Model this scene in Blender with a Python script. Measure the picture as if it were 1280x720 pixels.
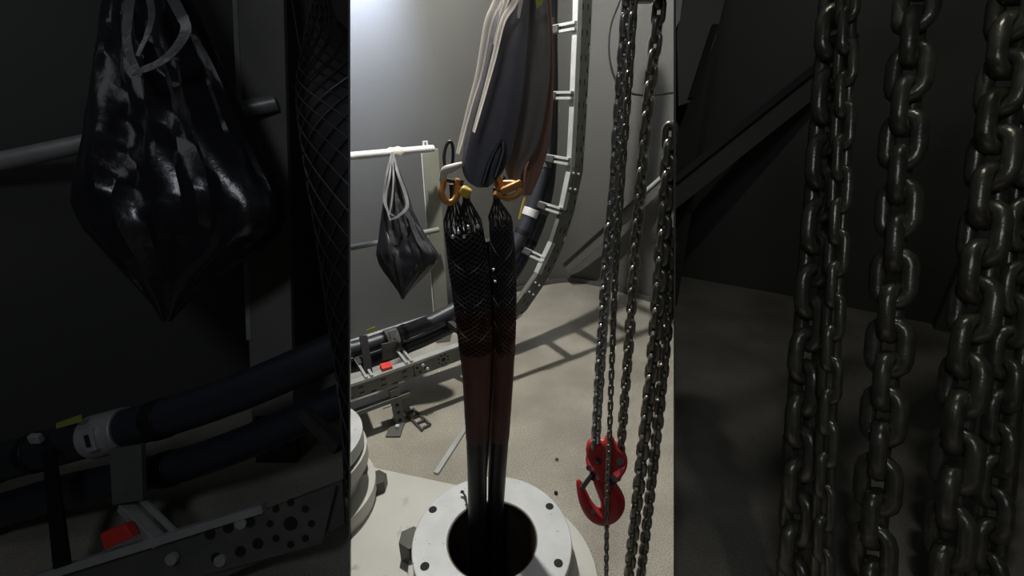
import bpy, bmesh, math, random
from mathutils import Vector, Matrix, noise
random.seed(7)
PI = math.pi
V = Vector
for o in list(bpy.data.objects): bpy.data.objects.remove(o)
sc = bpy.context.scene
C = sc.collection
# ------------------------------------------------------------ camera
F = 560.0
PITCH = math.radians(23)
CAM = V((0, 0, 1.5))
cd = bpy.data.cameras.new('camera'); cam = bpy.data.objects.new('camera', cd); C.objects.link(cam)
cam.location = CAM; cam.rotation_euler = (PI/2 - PITCH, 0, 0)
cd.sensor_width = 36; cd.lens = F/1280*36; cd.clip_start = 0.02; cd.clip_end = 60
sc.camera = cam
FW = V((0, math.cos(PITCH), -math.sin(PITCH))); UP = V((0, math.sin(PITCH), math.cos(PITCH))); RX = V((1, 0, 0))
# ------------------------------------------------------------ world, exposure
w = bpy.data.worlds.new('world'); sc.world = w; w.use_nodes = True
w.node_tree.nodes['Background'].inputs[0].default_value = (0.62, 0.68, 0.78, 1)
w.node_tree.nodes['Background'].inputs[1].default_value = 0.02
sc.view_settings.view_transform = 'Standard'; sc.view_settings.look = 'None'
sc.view_settings.exposure = 0.8; sc.view_settings.gamma = 1.0
# ------------------------------------------------------------ lamps
def lamp(name, kind, loc, target, energy, color, size=0.1, angle=None, blend=0.5):
    l = bpy.data.lights.new(name, kind); l.energy = energy; l.color = color
    if kind == 'AREA': l.shape = 'DISK'; l.size = size
    else: l.shadow_soft_size = size
    if kind == 'SPOT': l.spot_size = math.radians(angle); l.spot_blend = blend
    o = bpy.data.objects.new(name, l); C.objects.link(o); o.location = loc
    o.rotation_euler = (V(target) - V(loc)).to_track_quat('-Z', 'Y').to_euler()
    return o
LAMP_MAIN = V((-0.42, 1.93, 2.72))
FILL_WALL = V((-0.64, 2.62, 2.52))
FILL_LEFT = V((-1.75, 0.75, 2.7))
FILL_RIGHT = V((0.95, 1.35, 3.0))
lamp('flood_light', 'POINT', LAMP_MAIN, (0.3, 1.6, 0), 112, (1.0, 0.96, 0.89), 0.035)
lamp('wall_glow_fill', 'SPOT', FILL_WALL, (-1.0, 2.8, 2.12), 150, (0.60, 0.70, 1.0), 0.06, 110, 1.0)  # extra lamp added for the glow high on the wall
lamp('left_bay_fill', 'POINT', FILL_LEFT, (0, 0, 0), 2.1, (0.92, 0.94, 1.0), 0.45)  # added dim lamp, lifts the left bay out of black
lamp('right_bay_fill', 'POINT', FILL_RIGHT, (0, 0, 0), 7.0, (0.95, 0.95, 0.88), 0.03)  # added dim lamp for the right bay, source invented
FILL_REAR = V((-0.5, -0.75, 2.9))
lamp('rear_fill', 'AREA', FILL_REAR, (0, 1.2, 0.8), 3.2, (0.86, 0.9, 1.0), 0.5)  # weak general fill added behind the camera

# ------------------------------------------------------------ helpers
def ray(px, py): return RX*((px-640)/F) + FW + UP*((360-py)/F)
def at(px, py, d): return CAM + ray(px, py)*d
def atz(px, py, z):
    r = ray(px, py); return CAM + r*((z-CAM.z)/r.z)
def aty(px, py, y):
    r = ray(px, py); return CAM + r*(y/r.y)
TP0 = V((-0.736, 1.69, 0)); TU = V((0.841, 0.541, 0)).normalized(); TN = V((-TU.y, TU.x, 0))
def tp(px, py, off=0.0):           # a point in the cable tray's upright plane
    r = ray(px, py); p = TP0 + TN*off
    t = (p-CAM).dot(TN)/r.dot(TN); return CAM + r*t
NL = (RX*F + FW*202).normalized(); NR = (-RX*F + FW*202).normalized()   # planes of the two added partitions between lit and dark bays

def mat(name, col, rough=0.6, metal=0.0, col2=None, scale=8, amt=0.5, bump=0.0, bscale=40, spec=0.5, detail=6, coat=0, speck=None):
    m = bpy.data.materials.new(name); m.use_nodes = True; nt = m.node_tree; b = nt.nodes['Principled BSDF']
    b.inputs['Roughness'].default_value = rough; b.inputs['Metallic'].default_value = metal
    b.inputs['Specular IOR Level'].default_value = spec; b.inputs['Coat Weight'].default_value = coat
    tc = nt.nodes.new('ShaderNodeTexCoord')
    gm = nt.nodes.new('ShaderNodeNewGeometry')
    last = None
    if col2 is not None:
        n = nt.nodes.new('ShaderNodeTexNoise'); n.inputs['Scale'].default_value = scale; n.inputs['Detail'].default_value = detail
        nt.links.new(gm.outputs['Position'], n.inputs['Vector'])
        r = nt.nodes.new('ShaderNodeValToRGB'); r.color_ramp.elements[0].position = 0.5-amt/2; r.color_ramp.elements[1].position = 0.5+amt/2
        r.color_ramp.elements[0].color = (*col, 1); r.color_ramp.elements[1].color = (*col2, 1)
        nt.links.new(n.outputs['Fac'], r.inputs['Fac']); last = r.outputs['Color']
        if speck:
            n2 = nt.nodes.new('ShaderNodeTexNoise'); n2.inputs['Scale'].default_value = speck[0]; n2.inputs['Detail'].default_value = 3
            nt.links.new(gm.outputs['Position'], n2.inputs['Vector'])
            r2 = nt.nodes.new('ShaderNodeValToRGB'); r2.color_ramp.elements[0].position = speck[1]; r2.color_ramp.elements[1].position = speck[2]
            r2.color_ramp.elements[0].color = (*speck[3], 1); r2.color_ramp.elements[1].color = (1, 1, 1, 1)
            nt.links.new(n2.outputs['Fac'], r2.inputs['Fac'])
            mx = nt.nodes.new('ShaderNodeMix'); mx.data_type = 'RGBA'; mx.blend_type = 'MULTIPLY'; mx.inputs[0].default_value = 1
            nt.links.new(last, mx.inputs[6]); nt.links.new(r2.outputs['Color'], mx.inputs[7]); last = mx.outputs[2]
        nt.links.new(last, b.inputs['Base Color'])
    else: b.inputs['Base Color'].default_value = (*col, 1)
    if bump:
        n = nt.nodes.new('ShaderNodeTexNoise'); n.inputs['Scale'].default_value = bscale; n.inputs['Detail'].default_value = 5
        nt.links.new(gm.outputs['Position'], n.inputs['Vector'])
        bp = nt.nodes.new('ShaderNodeBump'); bp.inputs['Strength'].default_value = bump; bp.inputs['Distance'].default_value = 0.01
        nt.links.new(n.outputs['Fac'], bp.inputs['Height']); nt.links.new(bp.outputs['Normal'], b.inputs['Normal'])
    return m
M = dict(
 wall=mat('wall_paint', (.088,.089,.084), .65, 0, (.106,.107,.10), 1.5, .6, .05, 12),
 bulkhead=mat('bulkhead_paint', (.10,.105,.10), .6, 0, (.12,.125,.115), 3, .6),
 floor=mat('concrete_floor', (.27,.255,.215), .85, 0, (.52,.495,.425), 2.2, .45, .25, 160, speck=(230,.36,.52,(.50,.48,.45))),
 white=mat('white_painted_steel', (.52,.52,.48), .5, 0, (.62,.62,.58), 5, .5, .05, 60, speck=(11,.22,.34,(.50,.47,.40))),
 flange=mat('primed_flange_steel', (.50,.52,.53), .55, .1, (.62,.64,.65), 12, .5, .06, 90, speck=(60,.27,.33,(.5,.48,.44))),
 nut=mat('grey_nut', (.055,.055,.045), .5, .3, (.08,.08,.065), 20, .5),
 dark=mat('dark_hole', (.012,.011,.010), .8),
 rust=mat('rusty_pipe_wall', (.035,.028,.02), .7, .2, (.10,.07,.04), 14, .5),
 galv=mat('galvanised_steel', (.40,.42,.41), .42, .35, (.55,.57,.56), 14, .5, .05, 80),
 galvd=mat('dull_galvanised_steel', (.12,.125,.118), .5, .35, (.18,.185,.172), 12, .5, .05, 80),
 post=mat('grey_painted_post', (.20,.21,.175), .6, 0, (.25,.26,.22), 6, .5),
 rail=mat('white_rail_paint', (.66,.67,.66), .4, 0, (.74,.75,.75), 9, .5),
 cable=mat('black_cable_sheath', (.022,.026,.036), .42, 0, (.032,.036,.046), 10, .5, .08, 60),
 black=mat('black_rubber', (.008,.008,.010), .45, 0, (.014,.013,.014), 15, .5, .1, 60, spec=.35),
 tape=mat('dark_red_tape', (.07,.020,.016), .6, 0, (.11,.038,.030), 9, .5, .15, 40),
 wire=mat('grip_wire', (.035,.035,.038), .42, .5, (.07,.07,.07), 30, .5),
 wirer=mat('red_stained_grip_wire', (.07,.035,.03), .4, .6, (.12,.06,.045), 30, .5),
 bag=mat('black_bag_plastic', (.010,.011,.015), .24, 0, (.016,.017,.022), 6, .5, .25, 26, spec=.9),
 bagl=mat('stretched_bag_plastic', (.10,.10,.11), .2, 0, (.22,.22,.23), 16, .5, .2, 40, spec=1.0),
 sling=mat('dark_blue_grey_webbing', (.085,.086,.105), .8, 0, (.14,.14,.165), 5, .6, .12, 70),
 slingw=mat('pale_rim_or_handle', (.62,.57,.52), .7, 0, (.72,.68,.64), 30, .5, .1, 120),  # rim light of the sling put into a pale colour; also tied handles
 slingb=mat('rust_brown_webbing', (.15,.10,.085), .8, 0, (.28,.13,.085), 7, .6, .12, 70),
 slingg=mat('grey_brown_webbing', (.13,.12,.115), .8, 0, (.19,.17,.16), 6, .6, .12, 70),
 yel=mat('yellow_plastic', (.62,.42,.06), .5), ygreen=mat('yellow_green_label', (.30,.33,.06), .6),
 orange=mat('orange_shackle_paint', (.48,.20,.045), .45, .1, (.60,.30,.08), 30, .5, .1, 80),
 glint=mat('shackle_highlight', (.70,.64,.58), .5),
 red=mat('red_hook_paint', (.42,.022,.028), .38, .05, (.52,.04,.045), 14, .5, .08, 60, coat=.3),
 redp=mat('red_plastic', (.75,.05,.04), .5),
 chain=mat('oily_chain_steel', (.13,.126,.10), .28, .6, (.28,.27,.225), 26, .5, .1, 120),
 chainb=mat('bright_chain_steel', (.26,.26,.25), .20, .7, (.50,.50,.49), 30, .5, .1, 120),
 silver=mat('bright_metal', (.74,.75,.75), .35, .2), hoist=mat('dark_hoist_paint', (.02,.02,.022), .5),
 lampm=mat('lamp_housing', (.05,.05,.05), .5), ceil=mat('ceiling_paint', (.05,.052,.05), .8),
)
nt = M['slingw'].node_tree; tr = nt.nodes.new('ShaderNodeBsdfTranslucent'); tr.inputs[0].default_value = (1, .97, .93, 1)
mx = nt.nodes.new('ShaderNodeMixShader'); mx.inputs[0].default_value = .85; pb = nt.nodes['Principled BSDF']; ou = nt.nodes['Material Output']
nt.links.new(pb.outputs[0], mx.inputs[1]); nt.links.new(tr.outputs[0], mx.inputs[2]); nt.links.new(mx.outputs[0], ou.inputs[0])
def wl(o):
    p = V((0, 0, 0))
    while o: p += o.location; o = o.parent
    return p
def obj(name, bm, m, parent=None, smooth=True, bevel=0, clip=None):
    if clip:
        for n in clip:
            bmesh.ops.bisect_plane(bm, geom=bm.verts[:]+bm.edges[:]+bm.faces[:], plane_co=CAM + n*0.001, plane_no=n, clear_inner=True)
            bmesh.ops.holes_fill(bm, edges=[e for e in bm.edges if e.is_boundary])
    bmesh.ops.recalc_face_normals(bm, faces=bm.faces)
    if parent: org = wl(parent)
    else:
        xs = [v.co for v in bm.verts]
        org = V(((min(c.x for c in xs)+max(c.x for c in xs))/2, (min(c.y for c in xs)+max(c.y for c in xs))/2, min(c.z for c in xs)))
    bmesh.ops.translate(bm, verts=bm.verts, vec=-org)
    me = bpy.data.meshes.new(name); bm.to_mesh(me); bm.free()
    me.materials.append(M[m] if isinstance(m, str) else m)
    if smooth:
        for p in me.polygons: p.use_smooth = True
        me.set_sharp_from_angle(angle=math.radians(40))
    o = bpy.data.objects.new(name, me); C.objects.link(o)
    if parent: o.parent = parent
    else: o.location = org
    if bevel:
        b = o.modifiers.new('bevel', 'BEVEL'); b.width = bevel; b.segments = 2; b.limit_method = 'ANGLE'
    return o
def tag(o, label, cat, group=None, kind=None):
    if label: o['label'] = label
    if cat: o['category'] = cat
    if group: o['group'] = group
    if kind: o['kind'] = kind
    return o
def thing(name, label, cat, loc, group=None):
    o = bpy.data.objects.new(name, None); C.objects.link(o); o.location = loc; o.empty_display_size = .05
    return tag(o, label, cat, group)
def struct(name, bm, m, **k):
    o = obj(name, bm, m, **k); o['kind'] = 'structure'; return o
def B(): return bmesh.new()
def box(bm, c, s, rot=None):
    r = bmesh.ops.create_cube(bm, size=1)
    mt = Matrix.Translation(c) @ (rot.to_4x4() if rot else Matrix()) @ Matrix.Diagonal((*s, 1))
    bmesh.ops.transform(bm, matrix=mt, verts=r['verts']); return bm
def frame(x, z):                   # rotation matrix with local X along x and Z near z
    x = x.normalized(); y = z.cross(x).normalized(); z = x.cross(y)
    return Matrix((x, y, z)).transposed()
def bar(bm, a, b, wdt, h, upv=V((0, 0, 1))):
    d = b-a; return box(bm, (a+b)/2, (d.length, wdt, h), frame(d, upv))
def loft(bm, rings, cap=True):
    vs = [[bm.verts.new(p) for p in r] for r in rings]; n = len(rings[0])
    for i in range(len(vs)-1):
        for j in range(n): bm.faces.new((vs[i][j], vs[i][(j+1) % n], vs[i+1][(j+1) % n], vs[i+1][j]))
    if cap: bm.faces.new(vs[0][::-1]); bm.faces.new(vs[-1])
    return bm
def spline(pts, n=8):
    out = []
    P = [pts[0]] + list(pts) + [pts[-1]]
    for i in range(1, len(P)-2):
        p0, p1, p2, p3 = P[i-1:i+3]
        for k in range(n):
            t = k/n; out.append(type(p1)([.5*(2*b+(c-a)*t+(2*a-5*b+4*c-d)*t*t+(3*b-a-3*c+d)*t**3) for a, b, c, d in zip(p0, p1, p2, p3)]))
    out.append(type(P[-2])(list(P[-2]))); return out
def tube(bm, pts, r, n=12, cap=True, flat=None, ref=V((0, 0, 1))):
    rings = []; L = len(pts); u = None
    for i, p in enumerate(pts):
        t = (pts[min(i+1, L-1)]-pts[max(i-1, 0)]).normalized()
        if u is None:
            u = ref.cross(t)
            if u.length < .1: u = V((1, 0, 0)).cross(t)
            u.normalize()
        else: u = (u - t*u.dot(t)).normalized()
        v = t.cross(u); ri = r[i] if isinstance(r, (list, tuple)) else r
        f = flat or 1
        rings.append([p + u*math.cos(2*PI*k/n)*ri + v*math.sin(2*PI*k/n)*ri*f for k in range(n)])
    return loft(bm, rings, cap)
def cyl(bm, a, b, r, n=16, r2=None):
    return tube(bm, [a, b], [r, r if r2 is None else r2], n)
def prism(bm, pts, d):             # polygon of 3D points pushed along d
    a = [bm.verts.new(p) for p in pts]; b = [bm.verts.new(p+d) for p in pts]; n = len(pts)
    bm.faces.new(a[::-1]); bm.faces.new(b)
    for i in range(n): bm.faces.new((a[i], a[(i+1) % n], b[(i+1) % n], b[i]))
    return bm
def ribbon(bm, pts, widths, th, side):
    rings = []
    for i, p in enumerate(pts):
        t = (pts[min(i+1, len(pts)-1)]-pts[max(i-1, 0)]).normalized()
        s = (side - t*side.dot(t)).normalized(); q = t.cross(s)
        wd = widths[i] if isinstance(widths, (list, tuple)) else widths
        rings.append([p+s*wd/2+q*th/2, p+s*wd/2-q*th/2, p-s*wd/2-q*th/2, p-s*wd/2+q*th/2])
    return loft(bm, rings)
def lerp(v, xs, ys):
    if v <= xs[0]: return ys[0]
    for i in range(len(xs)-1):
        if v <= xs[i+1]: return ys[i] + (ys[i+1]-ys[i])*(v-xs[i])/(xs[i+1]-xs[i])
    return ys[-1]

# ------------------------------------------------------------ room shell
CEIL = 3.3
def wall(name, pts, th=.06, m='wall', z0=0, z1=CEIL, sm=True):
    bm = B(); n = len(pts); off = []
    for i, p in enumerate(pts):
        t = (pts[min(i+1, n-1)]-pts[max(i-1, 0)]).normalized(); off.append(V((-t.y, t.x))*th)
    r = [[V((p.x, p.y, z0)), V((p.x, p.y, z1)), V((p.x+o.x, p.y+o.y, z1)), V((p.x+o.x, p.y+o.y, z0))] for p, o in zip(pts, off)]
    loft(bm, r); return struct(name, bm, m, smooth=sm)
def holed(outer, hole, z1, z0):       # a slab with a round hole
    bm = B()
    for z in (z1, z0):
        E = []
        for pts in (outer, hole):
            vs = [bm.verts.new((p[0], p[1], z)) for p in pts]
            E += [bm.edges.new((vs[i], vs[(i+1) % len(vs)])) for i in range(len(vs))]
        bmesh.ops.triangle_fill(bm, edges=E, use_beauty=True)
    bm.verts.ensure_lookup_table(); n = len(outer)+len(hole); lo = len(outer)
    for a, k in ((0, lo), (lo, len(hole))):
        for i in range(k):
            j = (i+1) % k; bm.faces.new((bm.verts[a+i], bm.verts[a+j], bm.verts[n+a+j], bm.verts[n+a+i]))
    return bm
FC = V((-.066, 1.05, 0)); HOLE = [(FC.x+math.cos(2*PI*k/64)*.155, FC.y+math.sin(2*PI*k/64)*.155) for k in range(64)]
struct('floor', holed([(-3.4, -1.9), (4.2, -1.9), (4.2, 4.7), (-3.4, 4.7)], HOLE, 0, -.1), 'floor', smooth=False)
bm = B(); box(bm, V((.4, 1.4, CEIL+.05)), (7.6, 6.6, .1)); struct('ceiling', bm, 'ceil', smooth=False)
wall('wall_back', spline([V((-1.09, 2.64)), V((-.44, 3.16)), V((.36, 3.66)), V((.75, 3.60)), V((1.13, 3.27)), V((1.245, 3.14))], 10))
wall('wall_left', spline([V((-3.3, -.6)), V((-2.9, .6)), V((-2.0, 1.84)), V((-1.105, 2.63))], 10))
wall('wall_right', spline([V((1.2, 4.0)), V((2.2, 3.42)), V((3.12, 2.81))], 6) + [V((3.5, 2.4)), V((3.9, 1.2)), V((4.0, -.6))], sm=False)
wall('wall_rear', [V((4.0, -1.6)), V((-3.3, -1.6))])
wall('wall_side_left', [V((-3.3, -1.6)), V((-3.3, -.6))])
wall('wall_side_right', [V((4.0, -.6)), V((4.0, -1.6))])
def partition(name, s, yz, th=.004):
    n = NL if s < 0 else NR
    pts = [V((s*(202*(y*FW.y+(z-1.5)*FW.z))/F, y, z)) for y, z in yz]
    bm = B(); prism(bm, pts, -n*th); return struct(name, bm, 'bulkhead', smooth=False)
partition('added_partition_left', -1, [(.95, 0), (2.66, 0), (2.95, CEIL), (.85, CEIL)])  # sheets added edge-on to keep the main light out of the side bays
partition('added_partition_right', 1, [(.95, 0), (4.1, 0), (4.4, CEIL), (.85, CEIL)])
# skirting of the curved back wall
bm = B(); sk = spline([V((-.44, 3.13, .02)), V((.36, 3.63, .02)), V((.75, 3.57, .02)), V((1.10, 3.25, .02))], 8)
ribbon(bm, sk, .04, .012, V((0, 0, 1))); struct('baseboard_back', bm, 'wall')
# sloping stair stringer on the back wall
t = thing('stair_stringer', 'grey diagonal steel stringer with a pale conduit on the wall behind the chains', 'stair beam', (.62, 3.45, .18))
a0, a1 = V((.46, 3.55, .17)), V((1.19, 3.08, 1.13))
bm = B(); bar(bm, a0, a1, .03, .085); obj('beam', bm, 'wall', t, clip=[NR])
bm = B(); bar(bm, a0+V((-.02, 0, .05)), a1+V((-.02, 0, .05)), .07, .008); obj('flange_edge', bm, 'nut', t, clip=[NR])
bm = B(); cyl(bm, V((.92, 3.12, .90)), V((1.14, 2.98, 1.18)), .014); obj('conduit', bm, 'galv', t, clip=[NR])
# lamps' housings (out of view, above the frame), all but the first added as fill
def lamp_body(label, p, top):
    t = thing('main_or_added_lamp', label, 'lamp', p)
    bm = B(); cyl(bm, p+V((0, 0, .09)), p+V((0, 0, .15)), .09, 20, .05); obj('housing', bm, 'lampm', t)
    bm = B(); cyl(bm, p+V((0, 0, .15)), V((p.x, p.y, top)), .008); obj('stem', bm, 'lampm', t)
lamp_body('round black work lamp hanging over the cable tray', LAMP_MAIN, CEIL)
lamp_body('round black lamp added unseen for the glow on the back wall', FILL_WALL, CEIL)
lamp_body('round black lamp added as unseen fill over the large bin bag', FILL_LEFT, CEIL)
lamp_body('round black lamp added as unseen fill over the heavy chains', FILL_RIGHT, CEIL)
lamp_body('round black lamp added as unseen fill behind the viewpoint', FILL_REAR, CEIL)

# ------------------------------------------------------------ white base plate and flanges
FC = V((-.066, 1.05, 0)); FT = .15
bm = B()
pl = [atz(430, 574, .02), atz(585, 606, .02)]
ang = [math.radians(a) for a in range(95, -91, -8)]
pl = [atz(462, 583, .02)] + [V((FC.x+.02+math.cos(a)*.335, FC.y-.03+math.sin(a)*.335, .02)) for a in ang] + [V((-.1, .55, .02)), V((-1.0, .55, .02)), V((-1.0, 1.55, .02))]
bm.free(); bm = holed([(p.x, p.y) for p in pl], HOLE, .02, .001)
bp = tag(obj('base_plate', bm, 'white', None, bevel=.003, clip=[NL]), 'white painted steel base plate on the concrete under the open flange', 'plate')
def ringmesh(bm, c, z0, z1, ro, ri, n=72):
    def circ(r, z): return [bm.verts.new((c.x+math.cos(2*PI*k/n)*r, c.y+math.sin(2*PI*k/n)*r, z)) for k in range(n)]
    L = [circ(ro, z0), circ(ro, z1), circ(ri, z1), circ(ri, z0)]
    for q in range(4):
        a, b = L[q], L[(q+1) % 4]
        for k in range(n): bm.faces.new((a[k], a[(k+1) % n], b[(k+1) % n], b[k]))
    return bm
fl = thing('pipe_flange', 'open white round flange with the cables going down its dark hole', 'flange', FC)
bm = B(); ringmesh(bm, FC, FT-.035, FT, .264, .15); FR = obj('flange_ring', bm, 'flange', fl, bevel=.003)
bm = B(); ringmesh(bm, FC, .02, FT-.03, .175, .151); obj('neck', bm, 'white', fl)
bm = B(); ringmesh(bm, FC, .02, .05, .285, .16); obj('lower_ring', bm, 'white', fl, bevel=.003)
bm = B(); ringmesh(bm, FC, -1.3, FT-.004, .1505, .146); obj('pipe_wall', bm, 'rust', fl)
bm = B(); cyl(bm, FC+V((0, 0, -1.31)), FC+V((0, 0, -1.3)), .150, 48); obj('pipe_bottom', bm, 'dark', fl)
for px, py in ((541, 637), (531, 708), (687, 633), (698, 704)):
    p = atz(px, py, FT); bm = B(); cyl(bm, p+V((0, 0, -.005)), p+V((0, 0, .0006)), .0145, 20); obj('bolt_hole', bm, 'dark', FR)
for a in (60, 120, 240, 300):
    p = FC+V((math.cos(math.radians(a))*.21, math.sin(math.radians(a))*.21, FT))
def hexn(bm, p, d, r, h): return cyl(bm, p, p+d*h, r, 6)
bm = B(); q = atz(509, 680, .085); hexn(bm, q+V((.014, 0.01, -.065)), V((0, 0, 1)), .045, .085); obj('hex_nut', bm, 'nut', fl, smooth=False, bevel=.002)
# blind flange stack by the left partition
LC = V((-.775, 1.30, 0))
st = thing('blind_flange', 'closed white flange stack beside the left partition, left of the open flange', 'flange', LC)
for nm, z0, z1, r, m in (('blind_plate', .29, .345, .215, 'flange'), ('gasket', .272, .29, .208, 'nut'), ('flange_ring', .21, .272, .222, 'white'),
                          ('neck', .10, .21, .175, 'white'), ('lower_ring', .055, .10, .235, 'white'), ('foot_ring', .02, .055, .228, 'white')):
    bm = B(); cyl(bm, LC+V((0, 0, z0)), LC+V((0, 0, z1)), r, 72); obj(nm, bm, m, st, bevel=.003, clip=[NL])
for a in (8, -32):
    p = LC+V((math.cos(math.radians(a))*.195, math.sin(math.radians(a))*.195, .16)); bm = B(); hexn(bm, p, V((0, 0, 1)), .022, .05)
    obj('hex_nut', bm, 'nut', st, smooth=False, clip=[NL])
bm = B(); q = atz(472, 607, .03); hexn(bm, V((q.x, q.y-.0, .02)), V((0, 0, 1)), .042, .055)
tag(obj('hex_nut', bm, 'nut', None, smooth=False, bevel=.002), 'dull grey hexagonal nut on the white plate beside the closed flange stack', 'nut')
# pale strip on the floor and loose bits
bm = B(); bar(bm, atz(545, 592, .006), atz(597, 512, .006), .022, .012); tag(obj('floor_strip', bm, 'galv', None, smooth=False), 'thin pale strip lying on the concrete behind the cables', 'strip')
for px, py, lb in ((695, 616, 'small dark pebble on the concrete right of the open flange'), (696, 574, 'tiny dark ring on the concrete above the pebble')):
    bm = B(); p = atz(px, py, .006)
    if py == 616:
        bmesh.ops.create_icosphere(bm, subdivisions=2, radius=.008, matrix=Matrix.Translation(p)); nm = 'pebble'
    else:
        tube(bm, [p+V((math.cos(k*PI/6), math.sin(k*PI/6), 0))*.006 for k in range(13)], .002, 6); nm = 'washer'
    tag(obj(nm, bm, 'dark'), lb, nm)

# ------------------------------------------------------------ handrail on the left
hr = thing('handrail', 'white handrail with a flat grey post, black bag tied to it', 'handrail', (-.45, 2.45, 0))
ra, rb = atz(424, 196.5, 1.25), atz(541, 185.5, 1.25)
bm = B(); tube(bm, [ra, rb], .0185, 16); obj('top_rail', bm, 'rail', hr, clip=[NL])
pt = atz(537, 187, 1.235); bm = B(); box(bm, V((pt.x, pt.y+.02, .62)), (.088, .02, 1.235), Matrix.Rotation(math.atan2(rb.y-ra.y, rb.x-ra.x)*.35, 3, 'Z')); obj('post', bm, 'post', hr, bevel=.002)
bm = B(); box(bm, V((pt.x-.046, pt.y+.012, .62)), (.006, .03, 1.235)); obj('post_edge', bm, 'rail', hr)
ma, mb = atz(424, 313, .72), atz(548, 288, .72)
ma = V((ra.x, ra.y+.05, .74)); mb = V((rb.x, rb.y+.05, .74))
ma = tp(424, 313, .55); mb = tp(548, 287, .55)
bm = B(); tube(bm, [ma, mb], .016, 12); obj('mid_rail', bm, 'post', hr, clip=[NL])
bm = B(); q = atz(532, 180, 1.275); tube(bm, [q+V((-.012, 0, -.02)), q+V((-.01, 0, .012)), q+V((.006, 0, .014)), q+V((.01, 0, -.02))], .006, 8); obj('rail_hook', bm, 'rail', hr)

# ------------------------------------------------------------ bin bags
def bag(rows, dep, hang, scale, label, group, seed, handles, matn='bag', ratio=.42):
    """rows: (py, xl, xr) outline read as real widths at the distance dep"""
    t = thing('bin_bag', label, 'bag', at((rows[-1][1]+rows[-1][2])/2, rows[-1][0], dep), group)
    ys = [r[0] for r in rows]; N = 56; n = 64; rings = []
    sc_ = dep/F
    for i in range(N+1):
        f = i/N; y = ys[0]+(ys[-1]-ys[0])*f
        xl = lerp(y, ys, [r[1] for r in rows]); xr = lerp(y, ys, [r[2] for r in rows])
        c = at((xl+xr)/2, y, dep); hw = (xr-xl)/2*sc_; hd = hw*ratio
        ring = []
        for k in range(n):
            a = 2*PI*k/n; ca, sa = math.cos(a), math.sin(a)
            q = V((ca*2.2*(1+.3*f), sa*2.2, f*3.0+seed))
            cr = noise.noise(q)*.7 + abs(noise.noise(q*1.7))*1.1 + abs(noise.noise(V((ca*5, sa*5, f*1.4+seed))))*.35*(1-f)
            edge = min(1, 2.2*abs(sa)+.15)
            rr = 1 + (cr-.35)*.55*edge
            ring.append(c + RX*ca*hw*(1+.04*noise.noise(q*3)) + FW*sa*hd*rr + UP*sa*0)
        rings.append(ring)
    bm = B(); loft(bm, rings); obj('sack', bm, matn, t)
    for pts, w0 in handles:
        bm = B(); P = spline([at(x, y, dep-ofs) for x, y, ofs in pts], 6)
        ribbon(bm, P, [w0*sc_*(.6+.5*math.sin(PI*i/(len(P)-1))+.25*noise.noise(V((i*.7, seed, 0)))) for i in range(len(P))], .0022, RX); obj('handle', bm, 'bagl', t)
    return t
rows = [(193, 488, 493), (205, 486, 496), (225, 483, 504), (245, 480, 511), (262, 478, 516), (285, 475, 527), (302, 472, 538), (318, 470, 549), (330, 474, 545), (342, 481, 535), (354, 490, 522), (365, 498, 511), (374, 502, 505)]
BD = 2.12
b1 = bag(rows, BD, None, 1, 'black plastic bag tied to the white handrail', None, 3.1,
    [([(490, 190, .0), (484, 215, .045), (480, 245, .06), (484, 262, .085), (492, 270, .09)], 2.6),
     ([(491, 190, .0), (497, 215, .06), (506, 240, .075), (509, 258, .09), (498, 270, .095), (489, 274, .095)], 3.6),
     ([(490, 192, .0), (487, 220, .055), (482, 250, .075), (488, 276, .10)], 2.5),
     ([(490, 192, .0), (492, 220, .06), (490, 250, .085), (487, 268, .10)], 2.0)], ratio=.40)
bm = B(); q = tp(488, 190, .30)
q = (ra+rb)/2 + (rb-ra)*.0; q = ra + (rb-ra)*((490-424)/(541-424)); dr = (rb-ra).normalized()
tube(bm, [q+dr*s for s in (-.05, -.03, -.01, .015, .03, .045)], [.016, .025, .022, .027, .022, .018], 12); obj('tied_handles', bm, 'slingw', b1)

# ------------------------------------------------------------ cable tray with its curve up the wall
ct = thing('cable_tray', 'galvanised cable tray running low from the left and curving up the wall', 'cable tray', V((-.3, 1.97, 0)))
path = [(428, 484), (470, 470), (520, 452), (575, 432), (615, 408), (648, 377), (672, 342), (690, 303), (703, 262), (713, 214), (716.5, 150), (719, 90), (721.5, 30), (724, -60), (727, -190)]
P3 = [tp(*p) for p in path]
def plane_normal(P):               # in-plane, pointing away from the inside of the curve
    out = []
    for i in range(len(P)):
        t = (P[min(i+1, len(P)-1)]-P[max(i-1, 0)]).normalized(); out.append(t.cross(TN).normalized())
    return out
ON = plane_normal(P3)
if ON[0].z > 0: ON = [-o for o in ON]
def rail_mesh(P, O, off, web, fl_w, th=.004):
    bm = B(); N = TN
    rings = []
    for p, o in zip(P, O):
        q = p+N*off
        rings.append([q, q+o*web, q+o*web+N*th, q+o*th+N*th, q+o*th-N*-fl_w, q-N*-fl_w])
    return loft(bm, rings)
def channel(P, O, off, web, fw, th=.004):
    bm = B(); rings = []
    for p, o in zip(P, O):
        q = p+TN*off
        rings.append([q, q+TN*fw, q+TN*fw+o*th, q+TN*th+o*th, q+TN*th+o*(web-th), q+TN*fw+o*(web-th), q+TN*fw+o*web, q+o*web])
    return loft(bm, rings)
WEB = .085
k = 5
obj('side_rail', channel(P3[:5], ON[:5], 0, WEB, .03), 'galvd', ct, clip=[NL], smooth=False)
obj('side_rail', channel(P3[4:10], ON[4:10], 0, WEB, .03), 'galvd', ct, smooth=False)
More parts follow.
